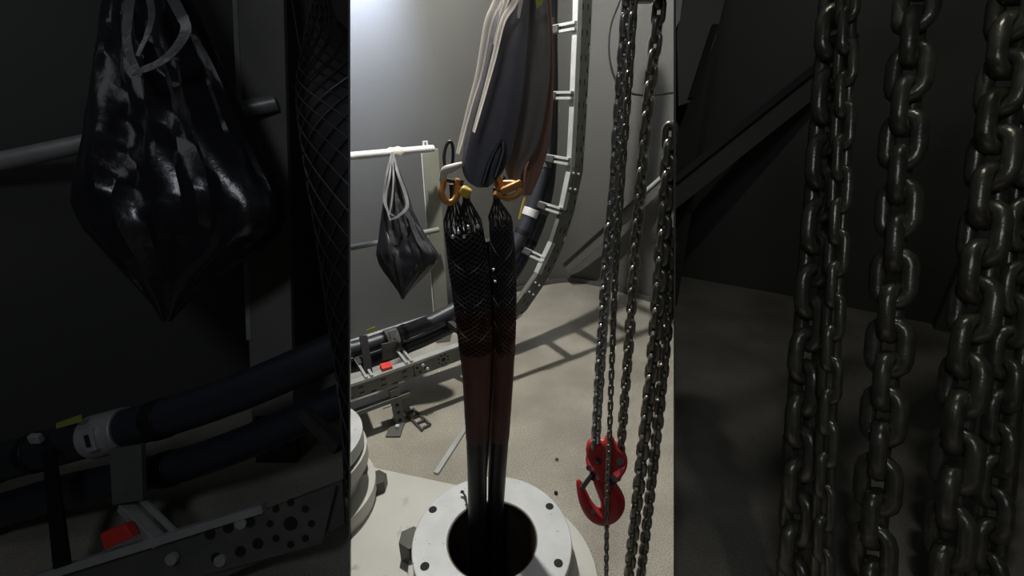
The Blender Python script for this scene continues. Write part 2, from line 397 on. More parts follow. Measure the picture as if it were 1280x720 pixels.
obj('side_rail', channel(P3[9:], ON[9:], 0, WEB, .03), 'galvd', ct, smooth=False)
# folded lips on the inner edge, lit side put into a paler colour
def lip(P, O, wd=.024): return ribbon(B(), [p-o*.003 for p, o in zip(P, O)], wd, .004, TN)
for a, b in ((0, 4), (6, 8), (8, 10), (9, 15)):
    Ps = P3[a:b]; Os = ON[a:b]
    bm = B(); rings = []
    for p, o in zip(Ps, Os): rings.append([p-TN*.006-o*.004, p+TN*.03-o*.004, p+TN*.03, p-TN*.002, p-TN*.002+o*(.022 if a else .010), p-TN*.006+o*(.022 if a else .010)])
    loft(bm, rings); obj('folded_lip', bm, 'galv' , ct, clip=[NL] if a == 0 else None, smooth=False)
# slots in the web
def along(P, O, s):                # s in arclength fraction
    L = [0]
    for i in range(1, len(P)): L.append(L[-1]+(P[i]-P[i-1]).length)
    x = s*L[-1]
    for i in range(1, len(P)):
        if x <= L[i] or i == len(P)-1:
            f = (x-L[i-1])/(L[i]-L[i-1]); return P[i-1].lerp(P[i], f), O[i-1].lerp(O[i], f).normalized(), (P[i]-P[i-1]).normalized()
bm = B()
for i in range(58):
    p, o, t_ = along(P3, ON, (i+.5)/58)
    for h in ((.032, .062) if i % 2 else (.075,)):
        box(bm, p+o*h-TN*.0005, (.024, .002, .005), frame(t_, o))
so = obj('slots', bm, 'dark', ct, clip=[NL], smooth=False); so['kind'] = 'stuff'
bm = B()
for i in range(40):
    p, o, t_ = along(P3, ON, (i+.5)/40)
    if i % 3 == 0: box(bm, p+o*(WEB-.004)-TN*.002, (.03, .003, .010), frame(t_, o))
so = obj('return_edges', bm, 'galv', ct, clip=[NL], smooth=False); so['kind'] = 'stuff'
# joint plates with holes and bolts
def joint(pa, pb, nh):
    a, b = tp(*pa), tp(*pb); d = (b-a).normalized(); o = TN.cross(d).normalized()
    if o.z > 0: o = -o
    bm = B(); bar(bm, a+o*.044-TN*.004, b+o*.044-TN*.004, .004, .078, o)
    j = obj('joint_plate', bm, 'galvd', ct, bevel=.001, smooth=False)
    return a, b, d, o, j
a, b, d, o, j = joint((516, 453), (574, 432), 8)
bm = B()
for cx, ring in ((.035, 4), (.155, 8)):
    c = a+d*cx+o*.043-TN*.0065
    for q in range(ring):
        an = 2*PI*q/ring+.4; rr = .022 if ring == 4 else .027
        cyl(bm, c+(d*math.cos(an)+o*math.sin(an))*rr+TN*.001, c+(d*math.cos(an)+o*math.sin(an))*rr-TN*.0006, .0065 if ring == 4 else .005, 10)
    if ring == 8: cyl(bm, c+TN*.001, c-TN*.0006, .011, 12)
obj('joint_holes', bm, 'dark', j)['kind'] = 'stuff'
for q in range(2):
    c = a+d*(.045+.02*q)+o*(.028+.03*q)-TN*.008; bm = B(); cyl(bm, c, c-TN*.008, .008, 6); obj('bolt', bm, 'silver', j)
a, b, d, o, j = joint((707, 240), (713.5, 208), 4)
for q in range(4):
    c = a+d*(.02+.08*(q // 2))+o*(.02+.035*(q % 2))-TN*.008; bm = B(); cyl(bm, c, c-TN*.006, .006, 6); obj('bolt', bm, 'silver', j)
a, b, d, o, j = joint((655, 366), (672, 340), 4)
for q in range(4):
    c = a+d*(.02+.06*(q // 2))+o*(.02+.035*(q % 2))-TN*.008; bm = B(); cyl(bm, c, c-TN*.006, .006, 6); obj('bolt', bm, 'silver', ct)
# rungs
RO = .20
def rung(px, py, slot=True):
    p = tp(px, py); i = min(range(len(P3)), key=lambda k: (P3[k]-p).length); o = ON[i]; t_ = (P3[min(i+1, 14)]-P3[max(i-1, 0)]).normalized()
    c = p - o*.012; bm = B()
    for s in (-.013, .013): bar(bm, c+t_*s-TN*.004, c+t_*s+TN*RO-o*.0, .012, .020, o)
    obj('rung', bm, 'galv', ct, bevel=.001, smooth=False)
    bm = B(); bar(bm, c+TN*.01+o*.006, c+TN*RO+o*.006, .020, .004, o); obj('rung_web', bm, 'galvd', ct, smooth=False)
    bm = B(); bar(bm, c+TN*(RO*.55)-o*.012, c+TN*(RO*1.0)-o*.012, .03, .012, o); obj('rung_slide', bm, 'lampm', ct, smooth=False)
for q in ((718.5, 100), (716, 122+58), (712, 225)): pass
for q in ((722, 32), (717, 119), (713.5, 202), (702, 264), (682, 326), (512, 456), (462, 474)): rung(*q)
# support foot
ft = atz(503, 532, 0); tpn = tp(492, 486)
bm = B(); bar(bm, V((tpn.x, tpn.y, .0))+V((.012, 0, 0)), tpn, .05, .018, TN); obj('support_leg', bm, 'galvd', ct, bevel=.002, smooth=False)
bm = B()
for q in range(4):
    c = V((tpn.x+.010-.002*q, tpn.y, .03+q*.045))-TN*.0085; cyl(bm, c, c-TN*.0015, .009, 12)
obj('leg_holes', bm, 'dark', ct)
bm = B(); box(bm, V((tpn.x, tpn.y-.02, .006)), (.07, .16, .012)); obj('foot_plate', bm, 'galvd', ct, bevel=.002, smooth=False)
bm = B(); cyl(bm, V((tpn.x+.01, tpn.y-.045, .012)), V((tpn.x+.01, tpn.y-.045, .028)), .011, 6); obj('bolt', bm, 'silver', ct, smooth=False)
bm = B(); bar(bm, tp(430, 521), tp(512, 491), .03, .022, V((0, 0, 1))); obj('bottom_strut', bm, 'galvd', ct, clip=[NL], smooth=False, bevel=.001)
bm = B(); bar(bm, tp(560, 402, .2), tp(592, 428, .02), .03, .03); obj('brace', bm, 'lampm', ct, smooth=False)
# dark slats on the floor by the leg, in place of a shadow
bm = B(); 
for q in range(4): bar(bm, atz(508+q*7, 517+q*6, .008), atz(517+q*7, 513+q*6, .008), .012, .008)
bar(bm, atz(504, 514, .008), atz(528, 538, .008), .012, .008); bar(bm, atz(516, 511, .008), atz(538, 531, .008), .012, .008)
tag(obj('slotted_shadow', bm, 'lampm', None, smooth=False), 'dark slats painting a shadow on the floor beside the tray foot', 'painted_shadow')

# ------------------------------------------------------------ power cables along the tray
def cable(pts, off, r, label, group):
    P = spline([tp(x, y, off) for x, y in pts], 8); t = thing('power_cable', label, 'cable', P[0], group)
    bm = B(); tube(bm, P, r, 20); obj('sheath', bm, 'cable', t, clip=[NL]); return t, P
c1, PC1 = cable([(425, 440), (460, 431), (500, 417), (545, 399), (590, 372), (625, 335), (650, 295), (667, 255), (680, 205), (684, 150), (684, 90), (683, 20), (684, -100)], .22, .040,
    'upper black power cable clamped along the galvanised tray', None)
c2, PC2 = cable([(425, 461), (460, 452), (500, 437), (545, 418), (595, 390), (635, 352), (661, 308), (677, 268), (686, 225), (689, 170), (689, 100), (688, 20), (690, -100)], .245, .036,
    'lower black power cable clamped along the galvanised tray', None)
def clampring(P, px, py, m, wdt, r, par, name='cable_clamp'):
    p = tp(px, py, .22); i = min(range(len(P)), key=lambda k: (P[k]-p).length); t_ = (P[min(i+1, len(P)-1)]-P[i-1]).normalized()
    bm = B(); tube(bm, [P[i]-t_*wdt/2, P[i]+t_*wdt/2], r, 20); ob = obj(name, bm, m, par, bevel=.002); return P[i], t_, ob
p_, t_, o_ = clampring(PC1, 488, 422, 'silver', .062, .0455, c1)
bm = B(); box(bm, p_-TN*.040+V((0, 0, .022)), (.040, .008, .060), frame(t_, V((.35, -.5, 1)).normalized()*-1+V((0, 0, 2)))); obj('clamp_lug', bm, 'silver', c1, smooth=False, bevel=.002)
bm = B(); box(bm, p_-TN*.050, (.008, .004, .026), frame(t_, V((0, 0, 1)))); obj('clamp_slot', bm, 'dark', c1, smooth=False)
clampring(PC1, 660, 262, 'silver', .045, .0455, c1); clampring(PC2, 676, 262, 'galvd', .045, .041, c2)
clampring(PC1, 684, 122, 'galvd', .05, .044, c1); clampring(PC1, 684, 35, 'galvd', .05, .044, c1); clampring(PC1, 682, 203, 'galvd', .03, .043, c1)
clampring(PC1, 505, 415, 'black', .022, .0425, c1, 'cable_tie'); clampring(PC2, 505, 436, 'black', .022, .039, c2, 'cable_tie'); clampring(PC1, 652, 290, 'black', .03, .0425, c1, 'cable_tie'); clampring(PC2, 664, 300, 'black', .03, .039, c2, 'cable_tie')
clampring(PC1, 456, 431, 'black', .02, .0425, c1, 'cable_tie')
bm = B(); bar(bm, tp(486, 428, .14), tp(487, 449, .14), .004, .075, TU); tag(obj('saddle_bracket', bm, 'galvd', ct, smooth=False, bevel=.001), None, None)
bm = B(); bar(bm, tp(454, 420, .16), tp(462, 474, .03), .02, .035, TU); obj('strap', bm, 'black', ct, smooth=False)
bm = B(); ribbon(bm, [tp(x, y, .16) for x, y in ((459, 415), (464, 412.5), (470, 410))], .02, .003, V((0, 0, 1))); obj('yellow_label', bm, 'ygreen', c1, smooth=False)
bm = B(); ribbon(bm, [tp(x, y, .16) for x, y in ((649, 274), (652, 262), (656, 247))], .012, .003, TU); obj('yellow_strip', bm, 'yel', c1, smooth=False)
bm = B(); q = tp(483, 461, .03); box(bm, q, (.05, .05, .045), Matrix.Rotation(.5, 3, 'Z')); tag(obj('red_cap', bm, 'redp', None, smooth=False, bevel=.003), 'small bright red plastic cap sitting in the low tray', 'cap')

# ------------------------------------------------------------ hauled cables with pulling grips
def strand_mesh(axis, rad, n, turns, r, z0=0, z1=1, seg=60, diri=(1, -1)):
    bm = B()
    for s in diri:
        for k in range(n):
            pts = []
            for i in range(seg+1):
                f = z0+(z1-z0)*i/seg; c, R = axis(f), rad(f); a = 2*PI*(k/n + s*turns*f)
                wob = 1+.015*math.sin(i*PI+(k+s))
                pts.append(c+V((math.cos(a)*R*wob, math.sin(a)*R*wob, 0)))
            tube(bm, pts, r, 4, cap=False)
    return bm
def hauled(name, label, xs, Y, tips, rt, seed):
    """xs: (py, xl, xr) outline from the top of the grip down to the hole"""
    P = [(aty((a+b)/2, py, Y), (b-a)/2*((aty((a+b)/2, py, Y)-CAM).dot(FW))/F) for py, a, b in xs]
    base = P[-1][0]; t = thing(name, label, 'cable', V((base.x, base.y, base.z)))
    zs = [-p[0].z for p in P]
    def at_z(z): return V((lerp(-z, zs, [p[0].x for p in P]), lerp(-z, zs, [p[0].y for p in P]), z)), lerp(-z, zs, [p[1] for p in P])
    def seg(za, zb, grow=1.0, n=26):
        pts = []; rr = []
        for i in range(n+1):
            z = za+(zb-za)*i/n; c, r = at_z(z); pts.append(c); rr.append(r*grow*(1+.015*noise.noise(V((z*30, seed, 0)))))
        return pts, rr
    zt = P[0][0].z; z_of = lambda py: aty((xs[0][1]+xs[0][2])/2, py, Y).z
    zr0, zr1 = z_of(436), z_of(547)
    p1, r1 = seg(zt, zr0, .93); p1 = [p1[0]+V((0, 0, .012))]+p1; r1 = [r1[0]*.6]+r1
    bm = B(); tube(bm, p1, r1, 28); obj('sheath', bm, 'black', t)
    p2, r2 = seg(zr0, zr1, 1.0); bm = B(); tube(bm, p2, [r*(1.03 if i < 3 else 1) for i, r in enumerate(r2)], 28); obj('red_tape', bm, 'tape', t)
    p3, r3 = seg(zr1, base.z, .97); p3.append(p3[-1]-V((0, 0, 1.0))); r3.append(r3[-1]); bm = B(); tube(bm, p3, r3, 28); obj('lower_sheath', bm, 'black', t)
    ax = lambda f: at_z(zt+(zr0-zt)*f)[0]; rd = lambda f: at_z(zt+(zr0-zt)*f)[1]*1.0
    g = obj('wire_grip', strand_mesh(ax, rd, 15, 1.7, .0021, 0, .60), 'wire', t); g['kind'] = 'stuff'
    g = obj('wire_grip', strand_mesh(ax, rd, 15, 1.7, .0021, .60, 1.03), 'wirer', t); g['kind'] = 'stuff'
    # wires gathering from the grip's mouth to the eyes
    for tipn, tip in enumerate(tips):
        T = at(*tip); bm = B(); c, r = at_z(zt)
        n = 14
        for k in range(n):
            a = 2*PI*k/n
            q = c+V((math.cos(a)*r, math.sin(a)*r, 0))
            if len(tips) > 1: q = c+V((math.cos(a)*r*.62+(tipn*2-1)*r*.38, math.sin(a)*r, 0))
            for s in (-.5, .5):
                T2 = T+V((math.cos(a+s)*.006, math.sin(a+s)*.006, 0)); m_ = q.lerp(T2, .55)+V((math.cos(a+s), math.sin(a+s), 0))*.004
                tube(bm, [q, q.lerp(m_, .5)+V((math.cos(a), math.sin(a), 0))*.004, m_, T2], .0016, 4, cap=False)
        tube(bm, [T+V((0, 0, -.012)), T+V((0, 0, .03))], .009, 10)
        obj('grip_eye', bm, 'wire', t)
    return t, at_z, zt
GL, azL, ztL = hauled('hauled_cable', 'wider left one of the two black cables hauled by wire grips, reddish tape low down',
    [(286, 556, 603), (330, 561, 611), (380, 568, 614), (420, 573, 615), (470, 578, 614), (540, 582, 611), (590, 584, 609), (650, 585, 609), (676, 586, 609)], 1.10,
    [(567, 246, 1.06), (583, 249, 1.05)], None, 1)
GR, azR, ztR = hauled('hauled_cable', 'narrower right one of the two black cables hauled by wire grips, reddish tape low down',
    [(278, 612, 640), (330, 614, 645), (380, 615, 645), (420, 616, 644), (470, 616, 642), (540, 612, 637), (590, 610, 633), (650, 609, 629), (676, 609, 629)], 1.13,
    [(621, 250, 1.07)], None, 5)
for px, py in ((573, 290), (585, 284), (597, 283), (566, 296), (580, 296)):
    bm = B(); bmesh.ops.create_uvsphere(bm, u_segments=12, v_segments=8, radius=.0055, matrix=Matrix.Translation(aty(px, py, 1.055))); obj('grip_bead', bm, 'silver', GL)
for px, py in ((617, 337), (619, 352)):
    bm = B(); bmesh.ops.create_uvsphere(bm, u_segments=10, v_segments=6, radius=.004, matrix=Matrix.Translation(aty(px, py, 1.085))); obj('grip_bead', bm, 'silver', GR)
# the third dark cable seen between them
bm = B(); tube(bm, spline([aty(607, 300, 1.17), aty(611, 400, 1.17), aty(611, 500, 1.17), aty(602, 600, 1.16), aty(599, 665, 1.14), aty(599, 665, 1.14)-V((0, 0, .9))], 5), .017, 16)
tag(obj('hauled_cable', bm, 'black'), 'thin black cable squeezed in behind and between the two gripped cables', 'cable')
# curled tie at the flange
bm = B(); P = spline([atz(590, 640, .16), atz(586, 636, .165)] + [atz(x, y, .17) for x, y in ((583, 628), (582, 621), (578, 615))], 4)
tube(bm, P, .0035, 8); cyl(bm, P[-1]+V((-.006, 0, .002)), P[-1]+V((.005, 0, -.002)), .0055, 8)
bar(bm, atz(587, 637, .165), atz(582, 630, .168), .006, .004)
tag(obj('cable_tie_end', bm, 'black'), 'small curled black tie end on the rim of the open flange', 'cable tie')

# ------------------------------------------------------------ shackles and lifting slings
def shackle(c, ax, rt, label, s, white):
    """c centre of the pin, ax pin direction, rt direction of the bow"""
    t = thing('shackle', label, 'shackle', c, None)
    ax = ax.normalized(); rt = (rt-ax*rt.dot(ax)).normalized()
    bm = B(); w_ = .020*s
    P = spline([c+ax*w_, c+ax*w_*1.15+rt*.02*s, c+ax*w_*1.3+rt*.042*s, c+ax*w_*.8+rt*.062*s, c+rt*.070*s, c-ax*w_*.8+rt*.062*s, c-ax*w_*1.3+rt*.042*s, c-ax*w_*1.15+rt*.02*s, c-ax*w_], 4)
    tube(bm, P, .0105*s, 10); obj('bow', bm, 'orange', t)
    bm = B(); cyl(bm, c-ax*.034*s, c+ax*.034*s, .0068*s, 12); obj('pin', bm, 'lampm', t)
    for q in (-1, 1):
        bm = B(); cyl(bm, c+ax*q*w_*.7, c+ax*q*w_*1.35, .0125*s, 16); obj('eye', bm, 'orange', t)
    bm = B(); cyl(bm, c+ax*.03*s, c+ax*.042*s, .011*s, 6); obj('nut', bm, 'nut', t, smooth=False)
    if white:
        bm = B(); P = spline([at(553, 226, .995), at(556, 214, .985), at(565, 210, .98), at(578, 205, .98)], 4)
        tube(bm, P, [.006+.006*math.sin(PI*i/(len(P)-1)) for i in range(len(P))], 10, flat=.8); obj('painted_highlight', bm, 'glint', t)  # pale tube put in for the highlight on the shackle's left top
    return t
sA = shackle(at(563, 226, 1.03), V((1, .4, -.25)), V((.55, 0, -.75)), 'orange bow shackle with a painted highlight above the left grip', .72, True)
bm = B(); box(bm, at(582, 240, 1.03), (.026, .03, .022), Matrix.Rotation(.5, 3, 'Y')); obj('eye', bm, 'yel', sA, bevel=.006)
sB = shackle(at(624, 236, 1.04), V((.35, .6, .9)), V((1, 0, .5)), 'orange bow shackle under the brown sling above the right grip', .72, False)
bm = B(); bar(bm, at(619, 214, 1.03), at(626, 238, 1.03), .02, .014); obj('side_plate', bm, 'orange', sB, bevel=.004)
bm = B(); bar(bm, at(626, 240, 1.02), at(652, 228, 1.02), .016, .016); obj('bar', bm, 'orange', sB, bevel=.004)
def wireloop(pts, d, r, label):
    bm = B(); tube(bm, spline([at(x, y, d) for x, y in pts], 5), r, 8)
    return tag(obj('wire_loop', bm, 'black'), label, 'loop')
wireloop([(558, 218), (555, 198), (558, 182), (563, 177), (566, 184), (566, 200), (563, 216)], 1.02, .0036, 'thin black wire loop standing up from the left shackle')
wireloop([(604, 232), (612, 205), (622, 184), (628, 177), (629, 190), (624, 208), (619, 222)], .985, .0062, 'thick black loop leaning across the slings above the right shackle')
def sling(name, label, rows, d, m, seed, folds, fdepth, edges=(), ratio=.28):
    t = thing(name, label, 'sling', at((rows[-1][1]+rows[-1][2])/2, rows[-1][0], d))
    rows = [V(r) for r in rows]; R_ = spline(rows, 6); rings = []; n = 60
    for i, (py, xl, xr) in enumerate(R_):
        c = at((xl+xr)/2, py, d); hw = (xr-xl)/2*d/F; hd = hw*ratio; ring = []
        for k in range(n):
            a = 2*PI*k/n; ca, sa = math.cos(a), math.sin(a)
            fo = math.sin(ca*folds*2.2+seed+.35*i/6)*fdepth*min(1, abs(sa)*1.5)
            ring.append(c+RX*ca*hw+FW*(sa*hd*(1-.0*fo)+fo*hw*.6))
        rings.append(ring)
    bm = B(); loft(bm, rings); obj('webbing', bm, m, t)
    for pts, w0, w1, dd in edges:
        P = spline([at(x, y, d-dd) for x, y in pts], 6); L = len(P)
        bm = B(); ribbon(bm, P, [(w0+(w1-w0)*i/(L-1))*d/F for i in range(L)], .006, RX-FW*.55); obj('rim_lit_edge', bm, 'slingw', t)  # pale ribbon stands in for rim light along the sling
    return t
sling('lifting_sling', 'front dark blue-grey lifting sling with rim light painted on its edges, above the left grip',
    [(-60, 640, 668), (0, 624, 662), (35, 613, 660), (100, 597, 655), (150, 585, 648), (190, 578, 640), (212, 578, 630), (226, 584, 620), (234, 596, 610)], 1.0, 'sling', .5, 2.6, .16,
    edges=[([(632, -20), (620, 6), (610, 30), (599, 90), (588, 130), (572, 192)], 15, 3, .03), ([(655, -20), (640, 8), (628, 28), (618, 70), (606, 115), (592, 165)], 9, 2, .055),
           ([(640, -20), (630, 10), (622, 40), (618, 55)], 7, 2, .045), ([(653, -10), (650, 8), (648, 22)], 4, 2, .06)])
sling('lifting_sling', 'grey-brown middle lifting sling hanging between the blue-grey and the rusty one',
    [(-60, 650, 684), (0, 648, 684), (60, 648, 688), (120, 642, 684), (180, 634, 672), (208, 631, 656), (226, 637, 650)], 1.06, 'slingg', 2.2, 3.0, .20)
sling('lifting_sling', 'rust-brown lifting sling hanging at the right of the bunch beside the tray cables',
    [(-60, 666, 686), (0, 668, 688), (40, 668, 691), (110, 664, 692), (170, 656, 688), (210, 650, 678), (244, 650, 664)], 1.10, 'slingb', 4.1, 2.4, .2)
for pts_ in ([(642, 112), (638, 130), (635, 156)], [(634, 160), (633, 176), (637, 192)]):
    bm = B(); P = spline([at(x, y, 1.005) for x, y in pts_], 6); ribbon(bm, P, [.004+.007*math.sin(PI*i/(len(P)-1)) for i in range(len(P))], .003, RX-FW*.3)
    tag(obj('webbing_strip', bm, 'orange'), 'frayed orange strip %s the middle of the sling bunch' % ('high in' if pts_[0][1] < 150 else 'low in'), 'strip')
bm = B(); prism(bm, [at(669, -6, 1.0), at(681, -6, 1.0), at(678, 4, 1.0), at(671, 11, 1.0)], FW*.002); tag(obj('sling_label', bm, 'ygreen', None, smooth=False), 'yellow-green label flap at the top of the slings', 'label')
# crane hook that carries the slings (above the frame)
ch = thing('lifting_hook', 'dark lifting hook holding the slings just above the frame', 'hook', at(655, -60, 1.03))
bm = B(); cyl(bm, at(655, -90, 1.03), V((at(655, -90, 1.03).x, at(655, -90, 1.03).y, CEIL)), .02); obj('hanger', bm, 'hoist', ch)
bm = B(); tube(bm, spline([at(655, -90, 1.03), at(640, -75, 1.03), at(640, -50, 1.03), at(655, -35, 1.03), at(672, -48, 1.03)], 5), .022, 12); obj('hook', bm, 'hoist', ch)

# ------------------------------------------------------------ chains
LINKS = {}
def link_mesh(p, w_, r, m):
    key = (round(p, 4), round(w_, 4), round(r, 4), m)
    if key in LINKS: return LINKS[key]
    bm = B(); wc = (w_-2*r)/2; hl = (p+2*r)/2-wc; ring = []
    for i in range(7): a = PI*i/6; ring.append(V((math.cos(a)*wc, 0, hl+math.sin(a)*wc)))
    for i in range(7): a = PI+PI*i/6; ring.append(V((math.cos(a)*wc, 0, -hl+math.sin(a)*wc)))
    n = len(ring); q = 8; vs = []
    for i in range(n):
        t = (ring[(i+1) % n]-ring[i-1]).normalized(); u = V((0, 1, 0)); v = t.cross(u)
        vs.append([bm.verts.new(ring[i]+u*math.cos(2*PI*k/q)*r+v*math.sin(2*PI*k/q)*r) for k in range(q)])
    for i in range(n):
        for k in range(q): bm.faces.new((vs[i][k], vs[i][(k+1) % q], vs[(i+1) % n][(k+1) % q], vs[(i+1) % n][k]))
    bmesh.ops.recalc_face_normals(bm, faces=bm.faces)
    me = bpy.data.meshes.new('link'); bm.to_mesh(me); bm.free(); me.materials.append(M[m])
    for f in me.polygons: f.use_smooth = True
    LINKS[key] = me; return me
def chain(pts, p, w_, r, m, label, yaw=.4, group=None):
    P = spline(pts, 12); t = thing('chain', label, 'chain', P[-1], group); me = link_mesh(p, w_, r, m)
    L = [0]
    for i in range(1, len(P)): L.append(L[-1]+(P[i]-P[i-1]).length)
    n = int(L[-1]/p); org = P[-1]; j = 1
    for k in range(n):
        s = (k+.5)*p
        while j < len(L)-1 and L[j] < s: j += 1
        c = P[j-1].lerp(P[j], (s-L[j-1])/(L[j]-L[j-1])); d = (P[j-1]-P[j]).normalized()
        o = bpy.data.objects.new('link', me); C.objects.link(o); o.parent = t; o.location = c-org
        q = d.to_track_quat('Z', 'Y'); a = yaw+(PI/2 if k % 2 else 0)+random.uniform(-.14, .14)
        o.rotation_mode = 'QUATERNION'; o.rotation_quaternion = q @ Matrix.Rotation(a, 3, 'Z').to_quaternion()
    return t
YA = 1.0
def ch_pts(pp, Y): return [aty(x, y, Y) for x, y in pp]
chain(ch_pts([(790, -40), (786, 0), (776, 120), (769, 220), (759, 330), (752, 430), (747, 510), (744, 562)], 1.0), .026, .032, .0060, 'chainb',
      'bright load chain, leftmost by the wall, ending in the left side of the red hook', .5)
chain(ch_pts([(797, -40), (793, 0), (785, 120), (776, 240), (770, 330), (765, 450), (762, 540), (759, 620), (758, 700), (757, 760)], .93), .0235, .0165, .0034, 'chain',
      'thin hand chain running down in front of the red hook', .35)
chain(ch_pts([(828, -40), (822, 30), (811, 120), (802, 220), (793, 330), (786, 430), (779, 520), (775, 575)], 1.02), .029, .030, .0058, 'chain',
      'oily load chain ending in the right side of the red hook block', .8)
chain(ch_pts([(838, 160), (834, 230), (827, 320), (817, 440), (806, 540), (795, 640), (786, 720), (781, 770)], .94), .031, .037, .0074, 'chain',
      'heavier oily slack chain hanging right of the red hook', .7)
chain(ch_pts([(838, 290), (835, 380), (829, 460), (819, 560), (809, 650), (800, 730), (797, 770)], .96), .027, .033, .0064, 'chain',
      'oily slack chain, rightmost beside the right partition', .2)
# stubs on the right partition that the two slack chains hang from
for x, y, Y, lb in ((838, 160, .94, 'upper'), (838, 290, .96, 'lower')):
    p = aty(x, y, Y); bm = B(); cyl(bm, p, aty(842, y, Y)+V((.0, .03, 0)), .006, 10)
    tag(obj('stub', bm, 'nut'), lb+' small dark stub at the right partition, holding a slack chain', 'stub')
# hoist above the frame
hp = aty(812, -22, 1.0)
ho = thing('chain_hoist', 'dark chain hoist body just above the hanging chains', 'hoist', hp)
bm = B(); box(bm, hp+V((0, .02, .07)), (.16, .12, .13)); obj('body', bm, 'hoist', ho, bevel=.02)
bm = B(); cyl(bm, hp+V((-.03, -.07, .06)), hp+V((-.03, .09, .06)), .055, 28); obj('wheel_cover', bm, 'hoist', ho, bevel=.006)
bm = B(); cyl(bm, hp+V((0, .02, .13)), V((hp.x, hp.y+.02, CEIL)), .012); obj('hanger', bm, 'hoist', ho)
bm = B(); box(bm, aty(806, 0, 1.0), (.03, .02, .010)); obj('guide', bm, 'galv', ho, bevel=.002)
# thin black wire by the wall
bm = B(); tube(bm, spline([at(x, y, 1.9) for x, y in ((785, -40), (775, 0), (764, 30), (761, 60), (765, 88), (775, 108), (790, 117), (812, 119), (842, 116), (850, 115))], 6), .0045, 8)
tag(obj('wire', bm, 'black', None, clip=[NR]), 'thin black wire looping down behind the chains', 'wire')

# ------------------------------------------------------------ red hook block
hk = thing('hook_block', 'red hook block with open lifting hook hanging on the chains', 'hook', at(757, 652, 1.33))
def hp_(x, y, d=1.315): return at(x, y, d)
HPS = [(750, 590, 11), (754, 603, 12), (761, 615, 14.5), (766, 628, 15.5), (762, 640, 14), (752, 646, 11), (741, 641, 9.5), (733, 630, 8), (728, 617, 6.5), (724, 604, 4), (722, 600, 2)]
S_ = spline([V(q) for q in HPS], 6)
bm = B(); tube(bm, [hp_(x, y) for x, y, r in S_], [r*1.315/F for x, y, r in S_], 18, flat=.75, ref=FW); obj('hook', bm, 'red', hk)
def outline(pts, d): return [at(x, y, d) for x, y in pts]
cheek = [(733, 563), (735, 553), (742, 549), (750, 550), (757, 556), (760, 570), (759, 588), (757, 600), (748, 602), (744, 590), (738, 580), (734, 573)]
bm = B(); prism(bm, outline(cheek, 1.275), FW*.022); obj('cheek_plate', bm, 'red', hk, bevel=.007)
cheek2 = [(757, 548), (763, 543), (768, 548), (772, 560), (780, 566), (784, 575), (783, 590), (778, 596), (777, 602), (770, 605), (762, 600), (757, 590)]
bm = B(); prism(bm, outline(cheek2, 1.285), FW*.025); obj('cheek_plate', bm, 'red', hk, bevel=.007)
bm = B(); cyl(bm, at(758, 575, 1.30), at(758, 575, 1.345), .06, 32); obj('sheave', bm, 'red', hk, bevel=.006)
for x, y, r in ((748, 576, .009), (775, 577, .011), (767, 600, .012), (736, 585, .008)):
    bm = B(); cyl(bm, at(x, y, 1.278 if x < 760 else 1.28), at(x, y, 1.262 if x < 760 else 1.268), r, 10); obj('bolt', bm, 'dark', hk)
bm = B(); bar(bm, at(741, 592, 1.29), at(727, 611, 1.305), .014, .005, FW); la = obj('latch', bm, 'galvd', hk, smooth=False, bevel=.001)
bm = B(); tube(bm, [at(x, y, 1.28) for x, y in ((739, 590), (743, 594), (740, 600))], .005, 8); obj('latch_spring', bm, 'dark', la)
bm = B(); cyl(bm, at(741, 640, 1.30), at(741, 640, 1.289), .008, 10); obj('rivet', bm, 'dark', hk)

# ------------------------------------------------------------ dark bay left of the partition
def m3(x, y): return ((x-438)*3.168, (y-246)*3.168)
DL = 1.62
# sloping rail and wide post
lr = thing('handrail', 'dark grey rail and wide post behind the large bag in the left bay', 'handrail', at(330, 620, 2.0))
bm = B(); tube(bm, [at(-140, 232, 1.60), at(345, 128, 1.97)], .034, 16); obj('mid_rail', bm, 'galv', lr)
bm = B(); prism(bm, [at(287, -180, 2.0), at(350, -180, 2.0), at(368, 560, 2.0), at(316, 560, 2.0)], FW*.03); obj('post', bm, 'post', lr, bevel=.003)
bm = B(); prism(bm, [at(283, -180, 1.99), at(289, -180, 1.99), at(314, 425, 1.99), at(308, 425, 1.99)], FW*.02); obj('post_edge', bm, 'galv', lr)
bm = B(); tube(bm, [at(-200, -150, 1.9), at(345, -200, 1.9)], .045, 16); obj('top_rail', bm, 'post', lr)
bm = B(); prism(bm, [at(318, 520, 2.0), at(370, 520, 2.0), at(372, 640, 2.0), at(322, 640, 2.0)], FW*.03); obj('post_foot', bm, 'nut', lr)
rowsL = [(-170, 158, 172), (-110, 150, 195), (-60, 143, 215), (0, 133, 240), (50, 127, 262), (100, 120, 285), (150, 113, 308), (200, 106, 332), (235, 100, 350), (262, 98, 356), (290, 112, 345), (320, 138, 310), (350, 165, 262), (380, 190, 232), (402, 203, 214)]
bag(rowsL, DL, None, 2, 'very large black bin bag hanging in the dark left bay', None, 3.1,
    [([(165, -170, 0), (185, -60, .12), (222, 10, .19), (232, 40, .20), (205, 75, .22), (165, 92, .23)], 11),
     ([(165, -170, 0), (170, -60, .12), (160, 20, .19), (160, 60, .21), (175, 95, .23)], 10),
     ([(165, -170, 0), (178, -40, .12), (190, 20, .2), (172, 70, .22)], 7)], ratio=.40)
bm = B(); P = spline([at(x, y, DL-.02) for x, y in ((130, 60), (118, 150), (112, 210))], 5); ribbon(bm, P, .03, .004, RX)
bm.free()
